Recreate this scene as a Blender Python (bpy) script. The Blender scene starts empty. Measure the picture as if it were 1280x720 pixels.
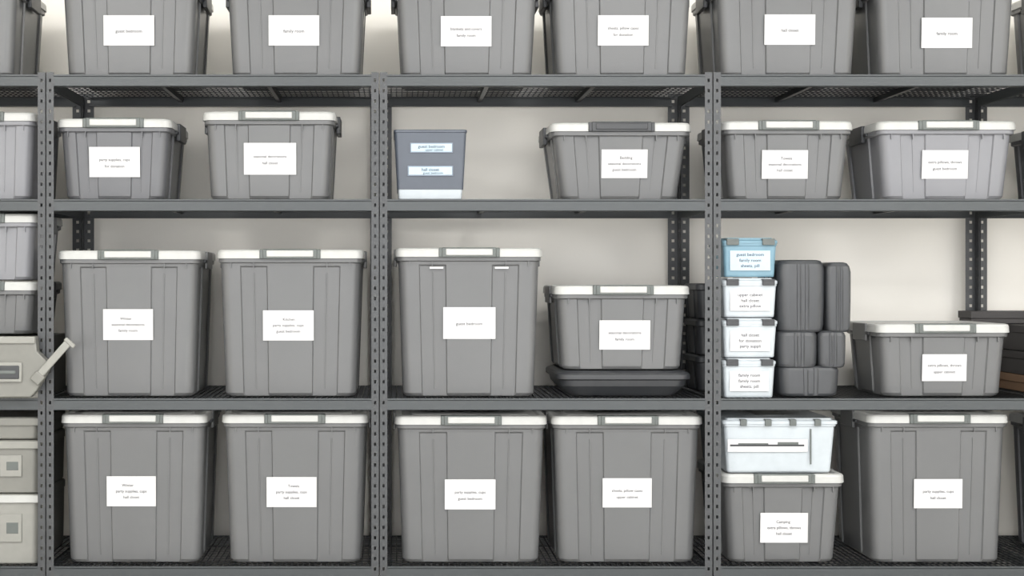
import bpy, math, random
from mathutils import Matrix, Vector
random.seed(4)
S=342.0; D=4.96; CX=493.0; CZ=1.17; CY=348.0
def X(px,y=0.0): return (px-CX)/S*(1+y/D)
def Z(py,y=0.0): return CZ+(CY-py)/S*(1+y/D)
SH={'A':Z(93),'B':Z(249),'C':Z(498),'D':Z(708)}

# ---------------- materials
def lin(c):
    c=c/255.0
    return c/12.92 if c<=0.04045 else ((c+0.055)/1.055)**2.4
def mat(name,rgb,rough=0.5,metal=0.0,noise=0.04,scale=30,bump=0.0,bscale=300,spec=0.5):
    m=bpy.data.materials.new(name); m.use_nodes=True
    nt=m.node_tree; b=nt.nodes['Principled BSDF']
    tc=nt.nodes.new('ShaderNodeTexCoord')
    n=nt.nodes.new('ShaderNodeTexNoise'); n.inputs['Scale'].default_value=scale; n.inputs['Detail'].default_value=4
    nt.links.new(tc.outputs['Object'],n.inputs['Vector'])
    r=nt.nodes.new('ShaderNodeValToRGB')
    c=[lin(v) for v in rgb]
    r.color_ramp.elements[0].position=0.3; r.color_ramp.elements[1].position=0.7
    r.color_ramp.elements[0].color=[max(0,v*(1-noise)) for v in c]+[1]
    r.color_ramp.elements[1].color=[min(1,v*(1+noise)) for v in c]+[1]
    nt.links.new(n.outputs['Fac'],r.inputs['Fac']); nt.links.new(r.outputs['Color'],b.inputs['Base Color'])
    b.inputs['Roughness'].default_value=rough; b.inputs['Metallic'].default_value=metal
    b.inputs['Specular IOR Level'].default_value=spec
    if bump>0:
        n2=nt.nodes.new('ShaderNodeTexNoise'); n2.inputs['Scale'].default_value=bscale
        nt.links.new(tc.outputs['Object'],n2.inputs['Vector'])
        bp=nt.nodes.new('ShaderNodeBump'); bp.inputs['Strength'].default_value=bump; bp.inputs['Distance'].default_value=0.002
        nt.links.new(n2.outputs['Fac'],bp.inputs['Height']); nt.links.new(bp.outputs['Normal'],b.inputs['Normal'])
    return m
M={}
M['body']=mat('grey_plastic',(88,89,90),0.33,bump=0.08,scale=3,noise=0.05)
M['bodyL']=mat('light_grey_plastic',(112,113,117),0.33,bump=0.08,scale=3,noise=0.05)
M['bodyD']=mat('mid_grey_plastic',(84,85,88),0.33,bump=0.08,scale=3,noise=0.05)
M['lid']=mat('pale_lid_plastic',(164,165,163),0.35)
M['latch']=mat('latch_grey_plastic',(80,85,83),0.4)
M['dark']=mat('dark_plastic',(43,45,48),0.4)
M['darkbin']=mat('charcoal_plastic',(54,56,59),0.42,bump=0.2)
M['label']=mat('label_paper',(186,186,187),0.7,noise=0.01)
M['ink']=mat('ink',(66,68,72),0.8)
M['inkD']=mat('ink_dark',(50,55,65),0.8)
M['beam']=mat('powdercoat_grey',(57,61,63),0.4,metal=0.1,noise=0.03)
M['post']=mat('powdercoat_post',(58,60,62),0.4,metal=0.1,noise=0.05)
M['wire']=mat('wire_dark',(44,46,48),0.35,metal=0.4)
M['white']=mat('white_plastic',(164,171,176),0.25)
M['blue']=mat('blue_plastic',(98,130,145),0.35)
M['slate']=mat('slate_blue_plastic',(68,74,84),0.35)
M['slateL']=mat('slate_light_plastic',(106,116,130),0.4)
M['tagblue']=mat('tag_pale_blue',(160,178,190),0.5)
M['sage']=mat('sage_grey_plastic',(108,108,103),0.45)
M['sageL']=mat('pale_sage_plastic',(126,126,121),0.45)
M['brown']=mat('charcoal_board',(50,48,48),0.6)
M['card']=mat('cardboard',(128,100,76),0.8)
M['wall']=mat('wall_paint',(244,241,234),0.75,noise=0.012,scale=1.5,bump=0.1,bscale=120)
M['ceil']=mat('ceiling_paint',(240,240,238),0.8,noise=0.01)
M['floor']=mat('concrete_floor',(190,188,184),0.5,noise=0.06,scale=5,bump=0.1)
M['trim']=mat('baseboard_grey',(110,106,102),0.6)

# ---------------- mesh builder
class MB:
    def __init__(s): s.v=[];s.f=[];s.m=[];s.mats=[]
    def mi(s,k):
        if k not in s.mats: s.mats.append(k)
        return s.mats.index(k)
    def box(s,x0,x1,y0,y1,z0,z1,k,M4=None):
        b=len(s.v); P=[(x,y,z) for z in (z0,z1) for y in (y0,y1) for x in (x0,x1)]
        if M4: P=[tuple(M4@Vector(p)) for p in P]
        s.v+=P; i=s.mi(k)
        for f in [(0,2,3,1),(4,5,7,6),(0,1,5,4),(2,6,7,3),(0,4,6,2),(1,3,7,5)]:
            s.f.append([b+q for q in f]); s.m.append(i)
    def loft(s,rings,k,c0=True,c1=True,M4=None):
        i=s.mi(k); n=len(rings[0]); b=len(s.v)
        for r in rings:
            s.v+= [tuple(M4@Vector(p)) for p in r] if M4 else [tuple(p) for p in r]
        for j in range(len(rings)-1):
            for q in range(n):
                q2=(q+1)%n
                s.f.append([b+j*n+q,b+j*n+q2,b+(j+1)*n+q2,b+(j+1)*n+q]); s.m.append(i)
        if c0: s.f.append([b+q for q in reversed(range(n))]); s.m.append(i)
        if c1: s.f.append([b+(len(rings)-1)*n+q for q in range(n)]); s.m.append(i)
    def obj(s,name,loc=(0,0,0),bevel=0,parent=None,rot=None,seg=2,sharp=17):
        me=bpy.data.meshes.new(name); me.from_pydata(s.v,[],s.f)
        for k in s.mats: me.materials.append(M[k])
        me.polygons.foreach_set('material_index',s.m)
        me.polygons.foreach_set('use_smooth',[True]*len(s.f))
        me.update(); me.set_sharp_from_angle(angle=math.radians(sharp))
        o=bpy.data.objects.new(name,me); bpy.context.scene.collection.objects.link(o)
        o.location=loc
        if rot: o.rotation_euler=rot
        if bevel:
            md=o.modifiers.new('bev','BEVEL'); md.width=bevel; md.segments=seg; md.limit_method='ANGLE'; md.angle_limit=math.radians(40)
        if parent: o.parent=parent
        return o
def rring(w,d,r,z,cx=0,cy=0,seg=7,rel=0.0,split=(0.17,0.35),e=0.004):
    """rounded rectangle outline with stepped vertical panels on the four walls"""
    P=[]
    hw,hd=w/2,d/2
    def side(L,fn):
        t=[]
        a,b=split
        for g,into in ((-b,1),(-a,0),(a,1),(b,0)):
            x=g*L
            if into: t+= [(x-e,0),(x,rel)]
            else: t+= [(x,rel),(x+e,0)]
        for (x,o) in t: P.append(fn(x,o))
    def corner(ccx,ccy,a0):
        for i in range(seg+1):
            a=a0+math.pi/2*i/seg
            P.append((cx+ccx+r*math.cos(a),cy+ccy+r*math.sin(a),z))
    corner(-hw+r,-hd+r,math.pi)
    side(w,lambda x,o:(cx+x,cy-hd+o,z))
    corner(hw-r,-hd+r,-math.pi/2)
    side(d,lambda x,o:(cx+hw-o,cy+x,z))
    corner(hw-r,hd-r,0)
    side(w,lambda x,o:(cx-x,cy+hd-o,z))
    corner(-hw+r,hd-r,math.pi/2)
    side(d,lambda x,o:(cx-hw+o,cy-x,z))
    return P
_txt={}
def text_mesh(s,size,ink='ink'):
    k=(s,size,ink)
    if k in _txt: return _txt[k]
    cu=bpy.data.curves.new('t','FONT'); cu.body=s; cu.size=size; cu.align_x='CENTER'; cu.align_y='CENTER'
    cu.extrude=0.0001; cu.resolution_u=2; cu.offset=size*0.008
    o=bpy.data.objects.new('t',cu); bpy.context.scene.collection.objects.link(o)
    bpy.context.view_layer.update()
    dg=bpy.context.evaluated_depsgraph_get()
    me=bpy.data.meshes.new_from_object(o.evaluated_get(dg)); me.name='label_text'
    bpy.data.objects.remove(o); me.materials.clear(); me.materials.append(M[ink])
    _txt[k]=me; return me
def add_text(parent,s,size,loc,tilt=0,name='label_text',ink='ink'):
    o=bpy.data.objects.new(name,text_mesh(s,size,ink)); bpy.context.scene.collection.objects.link(o)
    o.parent=parent; o.location=loc; o.rotation_euler=(math.pi/2+tilt,0,0)
    return o

WORDS=["TOWELS","LINENS","BEDDING","CRAFTS","WINTER","KITCHEN","CAMPING","GARDEN"]
LONG=["blankets and covers","extra pillows, throws","seasonal decorations","sheets, pillow cases","party supplies, cups"]
MID=["family room","guest bedroom","hall closet","upper cabinet","for donation"]

def tote(l,r,top,row,lab=None,taper=0.93,depth=0.45,yf=0.03,body='body',lid='lid',latch='latch',base=None,
         lines=3,name='storage_tote',lidt=11,latchw=0.2,rel=0.006,sidel=True,white_mark=False):
    zb=SH[row] if base is None else base
    zt=Z(top,yf); H=zt-zb-0.001
    x0,x1=X(l,yf),X(r,yf); LW=x1-x0; cx=(x0+x1)/2; cy=yf+depth/2
    t=lidt/S
    wt=LW-0.022; dt=depth-0.022
    wb,db=wt*taper, dt-(wt-wt*taper)*0.8
    b=MB()
    def at(f): return wb+(wt-wb)*f, db+(dt-db)*f
    rings=[]
    for z,f,ins,re in ((0,0,0.014,0),(0.004,0,0.006,0),(0.014,0.02,0,rel),(H*0.88,0.88,0,rel),(H*0.89,0.89,0,0),
                       (H-t-0.018,0.96,0,0),(H-t-0.014,0.97,-0.006,0),(H-t+0.004,1.0,-0.006,0)):
        w,d=at(f); rings.append(rring(w-2*ins,d-2*ins,0.035,z,rel=re))
    b.loft(rings,body)
    w,d=at(0.95)
    for g in (-0.42,-0.26,0.26,0.42):
        b.box(g*w-0.0015,g*w+0.0015,-d/2-0.005,-d/2+0.004,H-t-0.034,H-t-0.012,body)
    # moulded vertical ribs on the outer panels of the front wall
    for sx in (-1,1):
        for fx in (0.26,):
            xb_=sx*fx*wb; xt_=sx*fx*(wb+(wt-wb)*0.84)
            zl,zh=0.03,H*0.84
            yb_=-(db/2)+rel; wf,df=at(0.84); yt_=-(df/2)+rel
            b.loft([[(xb_-0.003,yb_+0.002,zl),(xb_-0.0015,yb_-0.0025,zl),(xb_+0.0015,yb_-0.0025,zl),(xb_+0.003,yb_+0.002,zl)],
                    [(xt_-0.003,yt_+0.002,zh),(xt_-0.0015,yt_-0.0025,zh),(xt_+0.0015,yt_-0.0025,zh),(xt_+0.003,yt_+0.002,zh)]],body)
    o=b.obj(name,(cx,cy,zb+0.001))
    b=MB()
    R=[]
    for z,ins in ((H-t,0.004),(H-t,0),(H-0.009,0.001),(H-0.003,0.004),(H,0.010),(H,0.026),(H-0.007,0.032),(H-0.007,0.06),(H-0.002,0.066)):
        R.append(rring(LW-2*ins,depth-2*ins,max(0.036-ins*.4,0.01),z))
    b.loft(R,lid)
    b.obj('lid',parent=o)
    b=MB(); hw=latchw/2; f=-depth/2
    b.box(-hw,hw,f-0.008,f+0.02,H-t-0.002,H+0.002,latch)
    b.box(-hw+0.014,hw-0.014,f-0.011,f,H-t+0.005,H-0.003,lid if latch=='latch' else latch)
    for sx in (-1,1): b.box(sx*hw-0.012,sx*hw+0.012,f-0.005,f+0.03,H-t-0.002,H+0.001,latch)
    sk='dark' if row in 'AB' else body; so=0.010 if row in 'AB' else 0.005
    for sx in (-1,1):
        xa=sx*LW/2
        b.box(min(xa-sx*0.006,xa+sx*so),max(xa-sx*0.006,xa+sx*so),-0.07,0.07,H-t-0.035,H-0.002,sk)
        b.box(min(xa-sx*0.02,xa+sx*0.004),max(xa-sx*0.02,xa+sx*0.004),-0.10,0.10,H-t-0.012,H-t,'dark')
    b.obj('clasps',bevel=0.003,parent=o)
    if lab:
        lx,ly,lw,lh=lab
        hz=Z(ly,yf)-zb-0.001
        w_,d_=at(hz/H); sl=math.atan(((dt-db)/2)/H)
        Lx=X(lx,yf)-cx; Ly=-d_/2-0.0012
        b=MB(); W2,H2=lw/S/2,lh/S/2
        b.box(-W2,W2,-0.0008,0.0008,-H2,H2,'label')
        p=b.obj('label',(Lx,Ly,hz),parent=o,rot=(sl,0,0))
        rs=random; q=0.0145
        if lines>=3:
            add_text(p,rs.choice(WORDS).capitalize(),q,(rs.uniform(-.015,.01),-0.0012,0.022))
            add_text(p,rs.choice(LONG),q,(0,-0.0012,0.0))
            add_text(p,rs.choice(MID),q,(0,-0.0012,-0.022))
        elif lines==2:
            add_text(p,rs.choice(LONG),q,(0,-0.0012,0.008))
            add_text(p,rs.choice(MID),q,(0,-0.0012,-0.016))
        else:
            add_text(p,rs.choice(MID),0.016,(0,-0.0012,-0.003))
    if white_mark:  # two small white marks on the front, just below the lid
        b=MB()
        for xx in (-0.12,0.12):
            b.box(xx-0.025,xx+0.025,-dt/2-0.004,-dt/2-0.001,H-t-0.044,H-t-0.037,'label')
        b.obj('white_marks',parent=o)
    return o

# ---------------- shelving units
UW=417/S
def unit(px):
    b=MB(); pw=9.3/S; y1=0.60; top=SH['A']+0.008; W=UW-0.003
    def post(x0,x1,ya,yb,face,out):
        s=(x1-x0)*0.36; R=0.026; PI=0.038
        b.box(x0,x0+s,ya,yb,0,top,'post'); b.box(x1-s,x1,ya,yb,0,top,'post')
        z=0.0
        while z<top-0.02:
            b.box(x0+s,x1-s,ya,yb,z,min(z+R,top),'post'); z+=PI
        xs=x0 if out<0 else x1-0.002
        yy0,yy1=(yb,yb+0.036) if face<0 else (ya-0.036,ya)
        q=(yy1-yy0)*0.36
        b.box(xs,xs+0.002,yy0,yy0+q,0,top,'post'); b.box(xs,xs+0.002,yy1-q,yy1,0,top,'post')
        z=0.0
        while z<top-0.02:
            b.box(xs,xs+0.002,yy0+q,yy1-q,z,min(z+R,top),'post'); z+=PI
        b.box(x0,x1,min(yy0,ya),max(yy1,yb),0,0.006,'dark')
    rw=0.042
    post(0.001,0.001+pw,0,0.002,-1,-1); post(W-pw,W,0,0.002,-1,1)
    post(0.001,0.001+rw,y1-0.002,y1,1,-1); post(W-rw,W,y1-0.002,y1,1,1)
    for k in SH:
        z=SH[k]; h=15/S
        for (ya,yb,l) in ((0.0005,0.0025,0.022),(y1-0.0045,y1-0.0025,-0.022)):
            xa,xb=(pw+0.001,W-pw)
            b.box(xa,xb,ya,yb,z-h,z,'beam')
            b.box(xa,xb,min(ya,ya+l),max(ya,ya+l),z-h,z-h+0.002,'beam')
            b.box(xa,xb,min(ya,ya+l*.5),max(ya,ya+l*.5),z-0.008,z-0.006,'beam')
        for xa in (0.003,W-0.005):
            b.box(xa,xa+0.002,0.03,y1-0.03,z-h,z-0.006,'beam')
        n=56
        for i in range(n):
            x=0.02+(W-0.04)*i/(n-1)
            b.box(x-0.002,x+0.002,0.004,y1-0.006,z-0.0035,z,'wire')
        for j in range(13):
            y=0.03+(y1-0.06)*j/12
            b.box(0.006,W-0.006,y-0.002,y+0.002,z-0.0075,z-0.0035,'wire')
        for x in (W*0.33,W*0.66):
            b.box(x-0.008,x+0.008,0.004,y1-0.006,z-0.026,z-0.0078,'wire')
    return b.obj('wire_shelving_unit',(X(px)+0.0015,0,0))
for i in range(-1,4): unit(57+417*i)

# ---------------- totes
def lab(cx,cy): return (cx,cy,64,38)
T=-24
tote(-155,22,T,'A',lab(-66,38))
tote(72,248,T,'A',lab(160,37),lines=1)
tote(279,459,T,'A',lab(367,37),lines=1)
tote(492,676,T,'A',lab(583,38),lines=2)
tote(688,870,T,'A',lab(780,37),lines=2)
tote(895,1080,T,'A',lab(989,36),lines=1)
tote(1095,1276,T,'A',lab(1186,40),lines=1)
tote(1326,1500,T,'A',lab(1410,40),lines=1)
# row B
tote(-110,44,140,'B',None,body='bodyL')
tote(69,214,148,'B',lab(142,202),taper=0.9,lines=2,body='bodyD')
tote(252,420,139,'B',(337,198,66,40),lines=2)
tote(688,866,153,'B',(782,204,58,36),taper=0.86,latch='dark',lines=3,latchw=0.22)
tote(903,1069,151,'B',(983,205,58,36),taper=0.9,lines=3)
tote(1098,1274,151,'B',(1184,205,58,36),taper=0.9,lines=2,body='bodyL')
tote(1326,1500,153,'B',None,body='bodyD')
# row C
tote(70,250,313,'C',(159,406,63,39),depth=0.47)
tote(270,455,312,'C',(360,407,64,38),depth=0.47)
tote(494,679,310,'C',(587,404,66,40),depth=0.47,lines=1,white_mark=True)
tote(1098,1266,405,'C',(1183,460,56,34),taper=0.92,lines=2,depth=0.40)
# row D
tote(74,258,518,'D',(163,615,62,38),depth=0.47)
tote(276,461,518,'D',(364,616,63,38),depth=0.47)
tote(493,685,520,'D',(588,619,64,38),depth=0.47,lines=2)
tote(690,880,520,'D',(785,617,62,37),depth=0.47,lines=2)
tote(1086,1264,518,'D',(1175,618,61,37),depth=0.47,lines=2)
tote(903,1058,593,'D',(982,661,60,38),taper=0.9,depth=0.45,lines=3)

def tray():
    yf=0.03; zb=SH['C']; l,r=X(697,yf),X(866,yf); w=r-l; d=0.44; H=33/S
    b=MB()
    R=[rring(w*0.74,d*0.8,0.04,0),rring(w*0.80,d*0.84,0.045,0.006),rring(w*0.93,d*0.95,0.05,0.04),rring(w*0.95,d*0.97,0.05,H-0.035),
       rring(w,d,0.05,H-0.03),rring(w,d,0.05,H-0.014),rring(w-0.01,d-0.01,0.05,H-0.008),rring(w-0.05,d-0.05,0.04,H)]
    b.loft(R,'dark'); 
    return b.obj('dark_storage_tray',((l+r)/2,yf+d/2,zb+0.001))
tray()
tote(694,864,357,'C',(782,419,64,37),taper=0.92,lines=2,base=SH['C']+34/S,depth=0.45)

# ---------------- small latch boxes
def latch_box(l,r,top,bot,yf,depth,zb,body,clip='dark',name='latch_box',text=True,nclip=2,h=None):
    x0,x1=X(l,yf),X(r,yf); w=x1-x0; H=(bot-top)/S if h is None else h; t=0.026
    b=MB()
    b.loft([rring(w*0.88,depth*.9,0.012,0),rring(w*0.9,depth*.92,0.014,0.006),rring(w*0.96,depth*.96,0.015,H-t-0.008),rring(w*0.98,depth*.98,0.015,H-t-0.006),rring(w*0.98,depth*.98,0.015,H-t+0.002)],body)
    o=b.obj(name,((x0+x1)/2,yf+depth/2,zb))
    b=MB()
    b.loft([rring(w,depth,0.016,H-t+0.002),rring(w,depth,0.016,H-0.014),rring(w-0.012,depth-0.012,0.014,H-0.010),rring(w-0.03,depth-0.03,0.012,H-0.010),rring(w-0.034,depth-0.034,0.012,H-0.003),rring(w-0.05,depth-0.05,0.012,H-0.003)],body)
    b.obj('lid',parent=o)
    b=MB()
    for i in range(nclip):
        x=-w*0.32+w*0.64*i/(nclip-1)
        cw=w*0.11 if nclip==2 else 0.012
        b.box(x-cw,x+cw,-depth/2-0.007,-depth/2+0.03,H-0.016,H-0.006,clip)
        b.box(x-cw,x+cw,-depth/2-0.007,-depth/2+0.0,H-t-0.004,H-0.014,clip)
    for sx in (-1,1):
        b.box(sx*w/2-0.004,sx*w/2+0.004,-0.05,0.05,H-t-0.014,H-0.012,clip)
    b.box(-w*0.12,w*0.12,-depth*0.2,depth*0.2,H-0.006,H-0.001,clip)
    b.obj('clips',bevel=0.002,parent=o)
    if text:
        b=MB(); b.box(-w*.36,w*.36,-0.0008,0.0008,-H*0.26,H*0.24,'label' if body!='blue' else 'tagblue')
        p=b.obj('label',(0,-depth*0.48-0.001,H*0.42),parent=o)
        add_text(p,random.choice(MID),0.0165,(0,-0.0014,0.020),ink='inkD')
        add_text(p,random.choice(MID),0.0165,(0,-0.0014,-0.001),ink='ink')
        add_text(p,random.choice(LONG)[:12],0.0165,(0,-0.0014,-0.021),ink='inkD')
    return o,w,H
zc=SH['C']+0.001
hs=50.5/S
for i in range(4):
    latch_box(903,973-(i==0)*2,0,50,0.02,0.24,zc+i*hs,'white' if i<3 else 'blue',h=hs-0.001,clip='dark' if i in(0,1,2) else 'latch')
def bin_stack(l,r,yf,depth,zb,hs_,name):
    x0,x1=X(l,yf),X(r,yf); w=x1-x0; b=MB(); z=0
    for h in hs_:
        b.loft([rring(w*0.86,depth*.86,0.02,z),rring(w*0.9,depth*.9,0.025,z+0.006,rel=0.004),rring(w*0.96,depth*.96,0.025,z+h-0.03,rel=0.004),rring(w,depth,0.025,z+h-0.026),rring(w,depth,0.025,z+h-0.008),rring(w-.012,depth-.012,0.02,z+h-0.002)],'darkbin'); z+=h
    return b.obj(name,((x0+x1)/2,yf+depth/2,zb))
bin_stack(871,944,0.285,0.25,zc,[0.14,0.14,0.14],'charcoal_bin_stack')
def organiser():
    b=MB()
    def pill(l,r,t_,bo,y0,y1,rr,taper=0.0):
        x0,x1=X(l),X(r); cx=(x0+x1)/2; w=x1-x0; d=y1-y0; H=(bo-t_)/S; z0=(498-bo)/S
        rings=[]
        for f,ins in ((0,0.010),(0.03,0.004),(0.10,0.001),(0.45,0.0),(0.86,0.001),(0.94,0.005),(0.985,0.012),(1,0.022)):
            rings.append(rring(w-2*ins-taper*(1-f),d-2*ins,min(rr,w/2-0.03),z0+f*H,cx=cx,cy=(y0+y1)/2,rel=0.004 if 0.05<f<0.9 else 0.001,split=(0.06,0.11),seg=8))
        b.loft(rings,'darkbin')
    pill(978,1056,459,497,0.03,0.36,0.04,0.02)
    pill(977,1028,414,461,0.03,0.36,0.035,0.008); pill(1027,1063,414,461,0.03,0.36,0.03,0.008)
    pill(976,1038,325,416,0.03,0.36,0.04,0.01); pill(1037,1069,328,416,0.03,0.36,0.03,0.006)
    return b.obj('charcoal_organizer_bins',(0,0,SH['C']+0.001))
organiser()

ztop=Z(593,0.03)+0.004
o,w,H=latch_box(903,1048,0,0,0.03,0.44,ztop,'white',h=72/S-0.006,text=False,nclip=4,clip='latch')
b=MB()
b.box(-w*.45,w*.24,-0.001,0.001,-0.024,0.022,'label')
b.box(-w*.43,w*.21,-0.002,-0.0005,-0.004,0.003,'dark')  # surface strips stand in for contents seen through the box wall; strap follows
b.box(-w*.36,-w*.10,-0.002,-0.0005,0.002,0.008,'latch'); b.box(-w*.02,w*.16,-0.002,-0.0005,0.002,0.012,'latch')
b.box(w*.26,w*.272,-0.003,0.001,-0.07,0.06,'latch')
b.obj('contents_strips',(0,-0.44*.48-0.0012,H*0.5),parent=o)

def slate():
    yf=0.03; x0,x1=X(492,yf),X(584,yf); w=x1-x0; d=0.30; zb=SH['B']; H=88/S
    b=MB(); hb=14/S
    b.loft([rring(w*0.84,d*.88,0.008,0),rring(w*0.86,d*.9,0.01,0.004),rring(w*0.88,d*.9,0.01,hb-0.003)],'white')
    b.loft([rring(w*0.90,d*.92,0.012,hb-0.003),rring(w*0.98,d*.98,0.014,H-0.012),rring(w,d,0.014,H-0.010),rring(w,d,0.014,H-0.002),rring(w-.01,d-.01,0.012,H),rring(w-.03,d-.03,0.01,H),rring(w-.04,d-.04,0.01,H-0.03)],'slate')
    o=b.obj('slate_drawer_organizer',((x0+x1)/2,yf+d/2,zb+0.001))
    for zz,ww,xx in ((Z(184)-zb,0.150,0.004),(Z(213)-zb,0.160,0.0)):
        f=zz/H; yy=-d*(0.46+0.03*f)-0.003
        b=MB(); b.box(-ww/2-0.004,ww/2+0.004,-0.001,0.006,-0.019,0.019,'slateL')
        b.box(-ww/2,ww/2,-0.003,0,-0.015,0.015,'tagblue'); p=b.obj('tag_holder',(xx,yy,zz),bevel=0.001,parent=o)
        add_text(p,random.choice(MID),0.016,(0.0,-0.0035,0.004),ink='inkD'); add_text(p,random.choice(MID),0.012,(0.01,-0.0035,-0.008),ink='inkD')
slate()

# ---------------- left bay contents
tote(-110,46,267,'C',None,body='bodyL',base=Z(351),taper=0.92,depth=0.42)
tote(-110,45,352,'C',None,body='body',base=Z(419),taper=0.92,depth=0.42)
def sage_bin():
    b=MB(); y0,y1=-0.05,0.42; zb=SH['C']
    def P(px,py): return (X(px,-0.05),Z(py,-0.05)-zb)
    prof=[(-100,497),(38,497),(46,488),(60,462),(62,455),(46,440),(44,421),(-100,421)]
    pts=[P(*p) for p in prof]
    b.loft([[(x,y0,z) for x,z in pts],[(x,-0.004,z) for x,z in pts]],'sage')
    b.box(P(-100,0)[0],P(43,0)[0],-0.005,y1,0.0,P(0,423)[1],'sage')
    b.box(P(-96,430)[0],P(44,430)[0],y0-0.008,y0,P(0,430)[1],P(0,421)[1],'sageL')
    b.box(P(-30,0)[0],P(28,0)[0],y0-0.010,y0,P(0,478)[1],P(0,453)[1],'sageL')
    b.box(P(-26,0)[0],P(25,0)[0],y0-0.013,y0,P(0,474)[1],P(0,457)[1],'dark')
    b.box(P(-22,0)[0],P(21,0)[0],y0-0.015,y0,P(0,468)[1],P(0,463)[1],'latch')
    ax,az=P(50,470); bx,bz=P(88,427)
    L_=math.hypot(bx-ax,bz-az); an=math.atan2(bz-az,bx-ax)
    Tm=Matrix.Translation((ax,y0,az))@Matrix.Rotation(-an,4,'Y')
    b.box(-0.02,L_,-0.012,-0.002,-0.012,0.016,'sageL',Tm)
    b.box(L_-0.012,L_+0.004,-0.014,-0.001,-0.026,0.020,'sageL',Tm)
    b.box(-0.03,0.01,-0.014,0.004,-0.02,0.02,'sage',Tm)
    return b.obj('hinged_storage_bin',(0,0,zb+0.001),bevel=0.004)
sage_bin()
def drawer_box(l,r,t_,bo,zb,body,lid,name='lidded_bin',dark_slot=True):
    yf=0.03; x0,x1=X(l),X(r); w=x1-x0; H=(bo-t_)/S; d=0.42
    b=MB()
    b.loft([rring(w*.95,d*.95,0.02,0),rring(w*.97,d*.97,0.025,0.005),rring(w*.985,d*.985,0.025,H-0.03),rring(w,d,0.025,H-0.03),rring(w,d,0.025,H-0.005),rring(w-.01,d-.01,0.02,H)],body)
    b.box(-w/2-0.001,w/2+0.001,-d/2-0.006,-d/2+0.01,H-0.03,H-0.003,lid)
    if dark_slot:
        b.box(w*.14,w*.34,-d/2-0.002,-d/2+0.02,H*0.32,H*0.72,'sageL'); b.box(w*.20,w*.31,-d/2-0.003,-d/2+0.02,H*0.44,H*0.6,'latch')
    return b.obj(name,((x0+x1)/2,yf+d/2,zb),bevel=0.002)
zd=SH['D']+0.001
drawer_box(-90,46,615,703,zd,'sageL','lid')
drawer_box(-90,46,546,613,zd+89/S,'sage','sageL')
drawer_box(-90,46,517,545,zd+157/S,'sage','sage',dark_slot=False,name='shallow_bin')

# ---------------- right bay boxes
def carton(l,r,y0,y1,z0,z1,k,name):
    b=MB(); x0,x1=X(l),X(r)
    b.box(x0,x1,y0,y1,z0,z1-0.03,k); b.box(x0-0.004,x1+0.004,y0-0.004,y1+0.004,z1-0.03,z1-0.001,k)
    b.box((x0+x1)/2-0.025,(x0+x1)/2+0.025,y0-0.006,y1+0.006,z1-0.028,z1,k)
    return b.obj(name,bevel=0.002)
z=SH['C']+0.001
carton(1322,1500,0.04,0.55,z,z+0.065,'card','cardboard_carton'); z+=0.066
carton(1322,1500,0.06,0.54,z,z+0.09,'brown','dark_carton'); z+=0.091
carton(1324,1500,0.06,0.54,z,z+0.10,'brown','dark_carton'); z+=0.101
carton(1278,1480,0.44,0.555,z,z+0.05,'brown','dark_flat_box')
tote(1326,1500,530,'D',None,body='bodyD')

# ---------------- room
def slab(name,x0,x1,y0,y1,z0,z1,k):
    b=MB(); b.box(x0,x1,y0,y1,z0,z1,k); return b.obj(name)
x0,x1,yb,yn=-3.6,5.6,0.67,-6.5
slab('floor',x0,x1,yn,yb+.1,-0.1,0,'floor')
slab('wall_back',x0,x1,yb,yb+.1,0,3.2,'wall')
slab('wall_left',x0-.1,x0,yn,yb+.1,0,3.2,'wall')
slab('wall_right',x1,x1+.1,yn,yb+.1,0,3.2,'wall')
slab('ceiling',x0,x1,yn,yb+.1,3.2,3.3,'ceil')
slab('baseboard_back',x0,x1,yb-0.015,yb,0,0.10,'trim')

# ---------------- lights
def area(name,loc,rot,sx,sy,e,col=(1,1,1)):
    l=bpy.data.lights.new(name,'AREA'); l.shape='RECTANGLE'; l.size=sx; l.size_y=sy; l.energy=e; l.color=col
    o=bpy.data.objects.new(name,l); bpy.context.scene.collection.objects.link(o); o.location=loc; o.rotation_euler=rot
for xx in (-1.8,1.0,3.8):
    area('ceiling_light_panel',(xx,-3.2,3.15),(0,0,0),1.2,2.4,125,(1,0.99,0.97))
w=bpy.data.worlds.new('World'); bpy.context.scene.world=w; w.use_nodes=True
bg=w.node_tree.nodes['Background']; bg.inputs[0].default_value=(0.99,0.99,1,1); bg.inputs[1].default_value=3.6

sc=bpy.context.scene
try: sc.view_settings.view_transform='Standard'
except Exception as ex: print(ex)
cam=bpy.data.cameras.new('Camera'); co=bpy.data.objects.new('Camera',cam); sc.collection.objects.link(co)
co.location=(0,-D,CZ); co.rotation_euler=(math.pi/2,0,0)
cam.sensor_width=36; cam.lens=S*D/1280*36; cam.shift_x=(640-CX)/1280; cam.shift_y=-(360-CY)/1280
sc.camera=co
